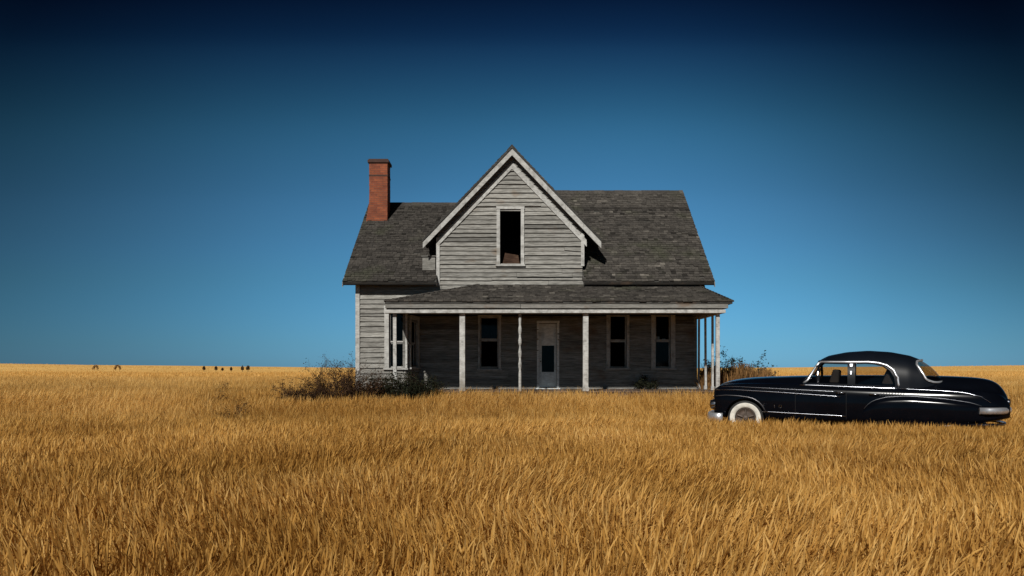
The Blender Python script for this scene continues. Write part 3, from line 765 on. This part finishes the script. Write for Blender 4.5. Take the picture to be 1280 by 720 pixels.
def band(name, P, rear, mat, parent):            # curved pane between an outline's left and right
    zs_ = [z for y, z in P]; z0, z1 = min(zs_), max(zs_); mb = MB(); nz, ny = 8, 14; g = {}
    def lim(z):
        xs = []
        for i in range(len(P)):
            (ya, za), (yb, zb) = P[i], P[(i+1) % len(P)]
            if (za-z)*(zb-z) <= 0 and abs(za-zb) > 1e-9: xs.append(ya+(yb-ya)*(z-za)/(zb-za))
        return max(abs(x) for x in xs) if xs else .3
    vs = []; fs = []
    for i in range(nz+1):
        z = z0+.004+(z1-z0-.008)*i/nz; L = lim(z)
        for j in range(ny+1):
            y = -L+2*L*j/ny; s = gh_s(y, z, rear)+(-.02 if rear else .02); vs.append((s-OX, y, z))
    for i in range(nz):
        for j in range(ny): a = i*(ny+1)+j; fs.append((a, a+1, a+ny+2, a+ny+1))
    return mesh_obj(name, vs, fs, mat, parent)
band('windshield', P_ws, False, M['car_glass'], car); band('rear_window', P_bl, True, M['car_glass'], car)
def dense(poly, closed=True, d=.04):
    out = []; n = len(poly)
    for i in range(n if closed else n-1):
        a, b = np.array(poly[i], float), np.array(poly[(i+1) % n], float); k = max(1, int(np.linalg.norm(b-a)/d))
        out += [tuple(a+(b-a)*j/k) for j in range(k)]
    if not closed: out.append(tuple(poly[-1]))
    return out
for sd in (-1, 1):
    for nm, poly in (('vent_window', w_vent), ('side_window', w_front), ('side_window', w_rear)):
        fill(nm, [(s-OX, sd*(gh_y(s, z)-.018), z) for s, z in poly], M['car_glass'], car)
    # chrome surround of the side glass
    arch = [(1.80, 1.075), (1.88, 1.14), (2.02, 1.40), (2.07, 1.475), (2.13, 1.505), (2.6, 1.50), (3.0, 1.50), (3.18, 1.48), (3.33, 1.43), (3.44, 1.34), (3.51, 1.20), (3.53, 1.03)]
    mb = MB(); mb.tube([(s-OX, sd*(gh_y(s, z)+.004), z) for s, z in dense(arch, False)], .024, 6, .7); 
    mb.tube([(s-OX, sd*(gh_y(s, z)+.002), z) for s, z in [(2.075, 1.08), (2.075, 1.28), (2.075, 1.48)]], .014, 6, .7)
    mb.build('window_trim', M['bright'], car, smooth=True)
    mb = MB(); mb.tube([onbody(s, z, sd, .004)+V3((0, 0, 0)) for s, z in dense([(1.73, 1.045), (2.2, 1.03), (2.7, 1.01), (3.55, .985)], False, .1)], .016, 6, .7)
    mb.build('belt_trim', M['chrome'], car, smooth=True)
    mb = MB(); mb.tube([onbody(s, z, sd, .002) for s, z in dense([(3.56, .985), (4.2, .955), (4.6, .925), (4.9, .85), (5.05, .74)], False, .1)], .008, 6, .3)
    mb.tube([onbody(s, z, sd, .003) for s, z in dense([(.10, 1.0), (.5, 1.0), (1.3, .965), (2.45, .915)], False, .1)], .009, 6, .4)
    mb.tube([onbody(s, z, sd, .003) for s, z in dense([(.08, .93), (.5, .935), (1.3, .895), (2.50, .82)], False, .1)], .011, 6, .6)
    mb.build('side_moulding', M['chrome'], car, smooth=True)
    mb = MB(); mb.tube([onbody(s, z, sd, .004) for s, z in dense([(1.03, .50), (1.6, .475), (2.60, .44)], False, .1)], .013, 6, .5); mb.build('rocker_trim', M['chrome'], car, smooth=True)
    # arch lip
    mb = MB(); lip = [(.08, .80), (.3, .82), (.55, .81)]+[(.68+.43*math.cos(q), .36+.43*math.sin(q)) for q in np.linspace(R(82), R(18), 9)]
    mb.tube([onbody(s, z, sd, .004) for s, z in dense(lip, False, .08)], .013, 6, .5); mb.build('arch_trim', plain('dull_trim', (.12, .12, .13), .35, .8), car, smooth=True)
    # door handle, seams
    for s_ in (2.42, 3.02):
        mb = MB(); p = onbody(s_, .90 if s_ < 2.6 else .875, sd, .0); mb.tube([p, p+V3((0, sd*.045, 0)), p+V3((.14, sd*.045, -.006)), p+V3((.16, sd*.02, -.006))], .011, 6, .6); mb.build('door_handle', M['chrome'], car, smooth=True)
    for s_ in (1.66, 2.60, 3.40):
        mb = MB(); mb.tube([onbody(s_+(.0 if z > .8 else (.8-z)*(-.15 if s_ > 3 else 0)), z, sd, -.001) for z in np.linspace(.36, .98, 14)], .0045, 4, .1); mb.build('door_seam', M['rubber'], car)
    # rear fender pontoon with skirt
    top = smooth_tab([(2.86, .46), (2.92, .62), (3.05, .74), (3.3, .82), (3.7, .845), (4.3, .80), (4.75, .73), (4.98, .64)], 80)
    S = np.linspace(2.86, 4.98, 40); vs = []; fs = []; nz = 12
    for i, s in enumerate(S):
        zt = ip(s, top); zb = .30; e = min(1, (s-2.86)/.25, (4.98-s)/.5); e = math.sqrt(max(e, 0))
        for j in range(nz+1):
            u = j/nz; z = zb+(zt-zb)*u; off = .062*e*(1-u**4)**.5 + (-.012 if u == 1 else 0)
            p = onbody(s, z, sd, off if e > 0 else -.01); vs.append(p)
    for i in range(len(S)-1):
        for j in range(nz): a = i*(nz+1)+j; fs.append((a, a+1, a+nz+2, a+nz+1))
    mesh_obj('rear_fender', vs, fs, M['paint'], car)
    mb = MB(); mb.tube([onbody(s, ip(s, top)+.004, sd, .006) for s in np.linspace(2.92, 4.9, 30)], .009, 6, .2); mb.build('fender_highlight', plain('faint_highlight', (.10, .105, .12), .3, .7), car, smooth=True)  # thin tube along the fender crest, a highlight put in as metal
    for k in range(9):
        mb = MB(); s_ = 3.2+k*.05; p = onbody(s_, .845, sd, .004); mb.tube([p, onbody(s_+.02, .90, sd, .004)], .006, 5, .4); mb.build('gill', plain('gill_metal', (.2, .2, .21), .3, .9) if k == 0 and sd == -1 else bpy.data.materials['gill_metal'], car)
    # wheels
    for s_, ws in ((.68, True), (4.12, False)):
        t = sd*.80; prof = [(.19, .04), (.235, .075), (.33, .09), (.355, .07), (.365, 0), (.355, -.07), (.33, -.09), (.2, -.08)]
        def lathe(prof, k=48, yo=t):
            vs = []; fs = []; n = len(prof)
            for i in range(k):
                q = 2*math.pi*i/k
                for r, o in prof: vs.append((s_-OX+r*math.cos(q), yo+sd*o, .355+r*math.sin(q)))
            for i in range(k):
                for j in range(n-1): a = i*n+j; b = ((i+1) % k)*n+j; fs.append((a, b, b+1, a+1))
            return vs, fs
        wv, wf = lathe([(.0, .02), (.05, .03), (.12, .015), (.16, .02), (.19, .045), (.20, .05), (.20, -.08)])
        rim = mesh_obj('wheel', wv, wf, M['rim'], car)
        tv, tf = lathe(prof); mesh_obj('tyre', tv, tf, M['rubber'], rim)
        if ws or True:
            tv, tf = lathe([(.212, .058), (.225, .078), (.25, .085), (.298, .093), (.31, .0925), (.311, .088)]); mesh_obj('whitewall', tv, tf, M['white_rubber'], rim)
        tv, tf = lathe([(.0, .075), (.03, .073), (.055, .06), (.07, .03), (.07, .0)], 24); mesh_obj('hubcap', tv, tf, M['rim'], rim)
        for k in range(5):
            q = 2*math.pi*k/5+.3; mb = MB(); c_ = V3((s_-OX, t, .355)); d = V3((math.cos(q), 0, math.sin(q)))
            mb.tube([c_+d*.06+V3((0, sd*.045, 0)), c_+d*.17+V3((0, sd*.035, 0))], .014, 6, .6, r1=.02); mb.build('spoke', M['rim'], rim)
    # lamps
    def ring_lamp(name, s0, y, z, r, d, mat_lens, mat_rim):
        k = 24; vs = []; fs = []
        pr = [(r*1.15, .06*d), (r*1.15, -.02*d), (r*1.05, -.045*d), (r*.92, -.03*d)]
        for i in range(k):
            q = 2*math.pi*i/k
            for rr, o in pr: vs.append((s0-OX+o, y+rr*math.cos(q), z+rr*math.sin(q)))
        for i in range(k):
            for j in range(3): a = i*4+j; b = ((i+1) % k)*4+j; fs.append((a, b, b+1, a+1))
        o = mesh_obj(name, vs, fs, mat_rim, car)
        vs = [(s0-OX-.05*d, y, z)]+[(s0-OX-.03*d, y+r*.95*math.cos(2*math.pi*i/k), z+r*.95*math.sin(2*math.pi*i/k)) for i in range(k)]
        mesh_obj('lens', vs, [(0, 1+i, 1+(i+1) % k) for i in range(k)], mat_lens, o)
    ring_lamp('headlight', .0, sd*.74, .62, .085, 1, M['lens'], M['chrome'])
    ring_lamp('tail_light', 5.36, sd*.55, .74, .055, -1, M['red'], M['chrome'])
mb = MB(); mb.tube([(gh_s(y, z)-OX+.010, y*1.012, z) for y, z in P_bl], .024, 6, .7, closed=True); mb.build('rear_window_trim', M['bright'], car, smooth=True)
mb = MB(); mb.tube([(gh_s(y, z, False)-OX-.004, y, z) for y, z in P_ws], .015, 6, .7, closed=True); mb.build('windshield_trim', M['chrome'], car, smooth=True)
g_ = lambda z, o: -(gh_y(2.69, z)+o)
mb = MB(); mb.hexa([(2.675-OX, g_(1.26, .008), 1.26), (2.69-OX, g_(1.26, .008), 1.26), (2.69-OX, g_(1.26, -.01), 1.26), (2.675-OX, g_(1.26, -.01), 1.26), (2.665-OX, g_(1.46, .008), 1.46), (2.715-OX, g_(1.46, .008), 1.46), (2.715-OX, g_(1.46, -.01), 1.46), (2.665-OX, g_(1.46, -.01), 1.46)], .6); mb.build('pillar_trim', M['chrome'], car)
def bumper(name, path, zc, hh, mat):
    mb = MB(); vs = []; fs = []; pr = [(-.0, -.5), (.022, -.42), (.035, -.15), (.035, .15), (.022, .42), (0, .5), (-.02, .4), (-.02, -.4)]
    n = len(path); k = len(pr)
    for i, (s, y) in enumerate(path):
        a = np.array(path[max(i-1, 0)]); b = np.array(path[min(i+1, n-1)]); t = (b-a)/np.linalg.norm(b-a); nn = (t[1], -t[0])
        for o, z in pr: vs.append((s-OX+nn[0]*o, y+nn[1]*o, zc+z*hh))
    for i in range(n-1):
        for j in range(k): fs.append((i*k+j, i*k+(j+1) % k, (i+1)*k+(j+1) % k, (i+1)*k+j))
    fs.append(tuple(range(k))); fs.append(tuple((n-1)*k+j for j in range(k)))
    return mesh_obj(name, vs, fs, mat, car)
def mirror(h): return h+[(s, -y) for s, y in h[::-1]]
bumper('rear_bumper', mirror([(4.86, -.975), (5.01, -.955), (5.16, -.89), (5.28, -.76), (5.37, -.58), (5.43, -.3), (5.44, -.05)]), .59, .125, M['bright'])
bumper('lower_rear_bumper', mirror([(4.72, -.95), (4.95, -.93), (5.12, -.85), (5.28, -.62), (5.36, -.2)]), .33, .06, M['chrome'])
bumper('front_bumper', [(s, y) for s, y in mirror([(.24, -.985), (.12, -.97), (.0, -.92), (-.06, -.8), (-.12, -.5), (-.15, -.1)])][::-1], .36, .19, M['bright'])
for k in range(5):
    mb = MB(); z = .52+k*.065; mb.tube([(-.02-OX, y, z) for y in np.linspace(-.55, .55, 9)], .014, 6, .6); mb.build('grille_bar', M['chrome'], car, smooth=True)
mb = MB()
for a, b in ((2.15, 2.45), (3.1, 3.45)):
    mb.prism([(a-OX, 0, .9), (b-OX, 0, .9), (b-OX+.02, 0, 1.34), (b-OX-.10, 0, 1.36), (a-OX+.1, 0, 1.0)], (0, -.66, 0), (0, .66, 0), .5)
mb.build('seats', M['seat'], car, bevel=.03)
mb = MB(); mb.tube([(2.05-OX+.16*math.sin(q)*.35, -.38+.19*math.cos(q), 1.22+.16*math.sin(q)) for q in np.linspace(0, 2*math.pi, 24, endpoint=False)], .011, 6, .5, closed=True); mb.build('steering_wheel', M['seat'], car)
# small chrome badges on the front fender
def badge(txt, s, z, size, parts):
    mb = MB()
    for (a, b, c, d) in parts:
        p = onbody(s+a*size, z+b*size, -1, .004); q = onbody(s+c*size, z+d*size, -1, .004); mb.tube([p, q], .006, 4, .6)
    mb.build('badge', M['chrome'], car)
badge('F', 1.04, .575, .08, [(0, 0, 0, 1), (0, 1, .9, 1), (0, .5, .5, .55)])
badge('I', 1.26, .575, .07, [(0, 0, 0, 1)])
badge('O', 1.35, .575, .07, [(0, .2, 0, .8), (0, .8, .3, 1), (.3, 1, .6, .8), (.6, .8, .6, .2), (.6, .2, .3, 0), (.3, 0, 0, .2)])
# ------------------------------------------------------------------ shrubs
def shrub(name, x, y, rad, h, n, leaves, leafmat, label, cat, group=None, lsz=.03, spread=.8, twig=.006, up=.5, seed=0, rx=1.0):
    rs = random.Random(seed); z = float(gz(x, y)); root = empty(name, (x, y, z)); tag(root, label, cat, group)
    mb = MB(); lf = MB()
    def grow(p, d, L, r, depth):
        pts = [p]; q = p.copy(); k = 4
        for i in range(k):
            d = (d+V3((rs.gauss(0, .22), rs.gauss(0, .22), rs.gauss(0.03, .12)))).normalized(); q = q+d*L/k; pts.append(q.copy())
            if leaves and depth >= 1:
                for _ in range(leaves):
                    c = q+V3((rs.gauss(0, .05), rs.gauss(0, .05), rs.gauss(0, .05))); a = V3((rs.gauss(0, 1), rs.gauss(0, 1), rs.gauss(0, 1))).normalized(); b = a.cross(V3((rs.gauss(0, 1), rs.gauss(0, 1), rs.gauss(0, 1)))).normalized()
                    s1 = lsz*rs.uniform(.5, 1.4); lf.quadset([c-a*s1, c+b*s1*.45, c+a*s1, c-b*s1*.45], [(0, 1, 2, 3)], rs.random())
        mb.tube(pts, r, 3, rs.random(), r1=r*.5)
        if depth < 3 and L > .08:
            for _ in range(rs.choice((2, 3))):
                j = rs.randint(1, k); dd = (d+V3((rs.gauss(0, .55), rs.gauss(0, .55), rs.gauss(.1, .35)))).normalized()
                grow(pts[j].copy(), dd, L*rs.uniform(.45, .75), r*.65, depth+1)
    for i in range(n):
        a = rs.random()*2*math.pi; rr = rad*math.sqrt(rs.random())*.85; q = V3((math.cos(a)*rr*rx, math.sin(a)*rr*.6, -.05))
        hh = h*(1-.45*(rr/rad)**2)*rs.uniform(.45, .75)
        grow(q, V3((math.cos(a)*spread*rr/rad+rs.gauss(0, .2), math.sin(a)*spread*rr/rad*.6+rs.gauss(0, .2), up+.6)).normalized(), hh, twig*rs.uniform(.7, 1.3), 0)
    mb.build('branches', M['twig'], root)
    if leaves: lf.build('foliage', M[leafmat], root)
    return root
shrub('dead_shrub', -5.75, 21.9, .42, .78, 60, 1, 'brush', 'low sprawling dead brown brush farthest left of the house', 'shrub', 'brush along the house', .022, 1.2, .008, seed=1, rx=1.1)
shrub('dead_shrub', -4.75, 22.3, .5, 1.35, 70, 1, 'brush', 'taller twiggy dark brush against the left corner of the house', 'shrub', 'brush along the house', .02, .9, .009, seed=2)
shrub('dead_shrub', -3.95, 22.4, .45, .8, 30, 1, 'brush', 'short brown brush below the left clapboard wall', 'shrub', 'brush along the house', .03, .8, .007, seed=3)
shrub('green_shrub', -3.15, 22.5, .55, .95, 44, 2, 'green', 'dark green bush in front of the leftmost porch post', 'shrub', 'brush along the house', .03, .6, .008, seed=4)
shrub('green_shrub', -2.5, 22.6, .4, .8, 20, 2, 'green', 'thin straggly weed between the first two porch posts', 'shrub', 'brush along the house', .03, .6, .007, seed=5)
w = shrub('green_shrub', 4.35, 25.8, .3, .5, 9, 2, 'green', 'small weed growing under the right hand porch windows', 'shrub', 'brush along the house', .03, .6, .006, seed=6); w.location.z = .72
shrub('tall_shrub', 7.55, 26.9, .45, 1.6, 18, 3, 'bluegreen', 'tall leafy dark bush standing behind the right end of the porch', 'shrub', None, .035, .35, .012, up=1.9, seed=7)
shrub('tall_shrub', 8.35, 27.1, .3, 1.2, 9, 2, 'bluegreen', 'smaller sparse dark bush just above the car bonnet', 'shrub', None, .035, .4, .01, up=1.8, seed=8)
for i, (px, py, s) in enumerate(((282, 486, .42), (272, 497, .3), (290, 512, .45), (296, 505, .3))):
    Y = {0: 26, 1: 21, 2: 16.5, 3: 18}[i]
    shrub('weed', (px-640)*Y/1000, Y, .16, .62+s*.2, 5, 1, 'brush', ['dark dry weed farthest back in the wheat left of the house', 'thin dark weed in the wheat below the farthest one', 'nearest and darkest weed clump in the wheat left of the house', 'small brown weed just behind the nearest weed clump'][i], 'weed', 'weeds in the wheat', .018, .3, .005, seed=20+i)
# dry reeds right of the porch
def reeds():
    mb = MB(); rs = random.Random(5)
    for i in range(2600):
        x = rs.uniform(6.12, 8.8); y = rs.uniform(25.4, 26.6); z = float(gz(x, y)); h = rs.uniform(.6, 1.15)*(1.0+.12*math.sin(x*7))*(1 if x < 8.0 else max(.4, 1-(x-8.0)*.6)); w = rs.uniform(.01, .022)
        dx, dy = rs.gauss(0, .12), rs.gauss(0, .1); a = rs.random()*math.pi; u = V3((math.cos(a), math.sin(a), 0))*w; p = V3((x, y, z)); q = p+V3((dx*.4, dy*.4, h*.6)); r = p+V3((dx, dy, h))
        mb.quadset([p-u, p+u, q+u, q-u, r+u*.3, r-u*.3], [(0, 1, 2, 3), (3, 2, 4, 5)], rs.random()**1.4)
    tag(mb.build('dry_reeds', M['reed']), 'tan dry reeds growing behind the right end of the porch', 'reeds', kind='stuff')
reeds()
# far shrubs on the left rise
fm = M['brush']; farb = leafy('distant_tree_leaves', (.04, .025, .012), (.12, .075, .035)); faint = leafy('faint_brown_brush', (.22, .13, .055), (.40, .25, .10))
far = [(119.5, 6, 5, 'faint arched brown shrub leftmost on the far horizon'), (147, 8, 6, 'arched brown shrub second from left on the far horizon'), (255, 4, 6, 'lone dark shrub left end of the middle horizon row'), (270, 4, 6, 'dark shrub second in the middle horizon row'), (278, 3, 4, 'tiny faint shrub in the centre of the horizon row'), (289, 3, 5, 'small dark shrub just left of the horizon pair'), (303, 4, 7, 'dark bushy tree left of the close pair on the horizon'), (310, 5, 8, 'tallest dark bushy tree right of the close pair on the horizon')]
for i, (px, wpx, hpx, lab) in enumerate(far):
    Y = 240.0; x = (px-640)*Y/1000; z = float(gz(x, Y)); k = Y/1000; wm, hm = wpx*k, hpx*k+.3
    root = empty('far_tree', (x, Y, z)); tag(root, lab, 'tree', 'small trees on the far horizon'); rs = random.Random(100+i)
    tr = MB(); lf = MB(); arch = i < 2
    stems = (-.3, .32) if arch else (0,)
    for st in stems:
        tr = MB(); tr.tube([(st*wm, 0, -.3), (st*wm+rs.uniform(-.05, .05), 0, hm*.6)], .09, 5, .4, r1=.04); tr.build('trunk', faint if arch else M['twig'], root)
    for _ in range(260):
        if arch:
            q = rs.uniform(0, math.pi); c = V3((math.cos(q)*wm*.42+rs.gauss(0, .15), rs.gauss(0, .2), .5+math.sin(q)*hm*.62+rs.gauss(0, .12)))
        else:
            th = rs.random()*6.28; u = rs.random()**.5; c = V3((math.cos(th)*wm*.42*u, math.sin(th)*wm*.4*u, hm*(.28+.7*rs.random()*(1-.5*u))))
        a = V3((rs.gauss(0, 1), rs.gauss(0, 1), rs.gauss(0, 1))).normalized(); b = a.cross(V3((rs.gauss(0, 1), 1, rs.gauss(0, 1)))).normalized(); s1 = .16
        lf.quadset([c-a*s1, c+b*s1*.7, c+a*s1, c-b*s1*.7], [(0, 1, 2, 3)], rs.random()*.7)
    lf.build('crown', faint if arch else farb, root)
# ------------------------------------------------------------------ light, sky, camera
SUN = V3((-.25, -.79, .58)).normalized()
sun = bpy.data.lights.new('sun', 'SUN'); sun.energy = 4.6; sun.angle = R(1.5); sun.color = (1, .965, .90)
so = bpy.data.objects.new('sun', sun); COL.objects.link(so); so.rotation_euler = SUN.to_track_quat('Z', 'Y').to_euler()
wd = bpy.data.worlds.new('World'); scn.world = wd; wd.use_nodes = True; nt = wd.node_tree
bg = nt.nodes['Background']; bg.inputs[1].default_value = .10
sky = nt.nodes.new('ShaderNodeTexSky'); sky.sky_type = 'NISHITA'; sky.sun_disc = False
sky.sun_elevation = math.asin(SUN.z); sky.sun_rotation = math.atan2(SUN.x, SUN.y); sky.air_density = 1.0; sky.dust_density = .3; sky.ozone_density = 3
tc = nt.nodes.new('ShaderNodeTexCoord'); sp = nt.nodes.new('ShaderNodeSeparateXYZ'); nt.links.new(tc.outputs['Generated'], sp.inputs[0])
SKYRAMP = [(0, (.20, .51, 1.0)), (.03, (.195, .49, .88)), (.10, (.21, .50, .72)), (.162, (.225, .50, .66)), (.22, (.215, .48, .60)), (.312, (.150, .40, .47)), (.402, (.058, .175, .26)), (.462, (.020, .060, .118)), (1, (.02, .05, .09))]
def mth(op, a, b=None):
    n = nt.nodes.new('ShaderNodeMath'); n.operation = op
    for i, v in enumerate((a, b)):
        if v is None: continue
        if hasattr(v, 'is_output'): nt.links.new(v, n.inputs[i])
        else: n.inputs[i].default_value = v
    return n.outputs[0]
yc = mth('MINIMUM', mth('MAXIMUM', sp.outputs['Y'], .8), 1.0)
ze = mth('DIVIDE', sp.outputs['Z'], yc)
cr = ramp(nt, SKYRAMP, ze); cr.node.color_ramp.interpolation = 'CARDINAL'
sqx = lambda v: mth('MULTIPLY', v, v)
ext = mth('MULTIPLY', sqx(mth('MAXIMUM', mth('SUBTRACT', sp.outputs['X'], .12), 0)), mth('MAXIMUM', sp.outputs['Z'], 0))
ext2 = mth('MULTIPLY', sqx(mth('MAXIMUM', mth('SUBTRACT', mth('MULTIPLY', sp.outputs['X'], -1), .25), 0)), mth('MAXIMUM', sp.outputs['Z'], 0))
ext = mth('POWER', 2.718, mth('MULTIPLY', mth('MINIMUM', mth('ADD', mth('MULTIPLY', ext, 27.0), mth('MULTIPLY', ext2, 22.0)), 1.25), -1))
dp = nt.nodes.new('ShaderNodeVectorMath'); dp.operation = 'DOT_PRODUCT'; nt.links.new(tc.outputs['Generated'], dp.inputs[0]); dp.inputs[1].default_value = (.13, .99, .04)
az = ramp(nt, [(0, .6), (.5, .42), (.74, .46), (.80, .52), (.88, .66), (.95, .88), (.985, 1.0)], dp.outputs['Value']); az.node.color_ramp.interpolation = 'B_SPLINE'
nt.links.new(mix(nt, mix(nt, mix(nt, sky.outputs[0], cr, 1.0, 'MULTIPLY'), az, 1.0, 'MULTIPLY'), ext, 1.0, 'MULTIPLY'), bg.inputs[0])
cam = bpy.data.cameras.new('camera'); co = bpy.data.objects.new('camera', cam); COL.objects.link(co)
co.location = (0, 0, ZC); co.rotation_euler = (R(90), 0, 0); cam.sensor_width = 36; cam.lens = 36*1000/1280; cam.shift_y = (462-360)/1280
cam.clip_end = 5000; cam.clip_start = .05; scn.camera = co
scn.view_settings.view_transform = 'Standard'; scn.view_settings.look = 'None'; scn.view_settings.exposure = 0; scn.view_settings.gamma = 1
scn.view_settings.use_curve_mapping = False
scn.cycles.use_denoising = True; scn.cycles.max_bounces = 6; scn.cycles.transparent_max_bounces = 12
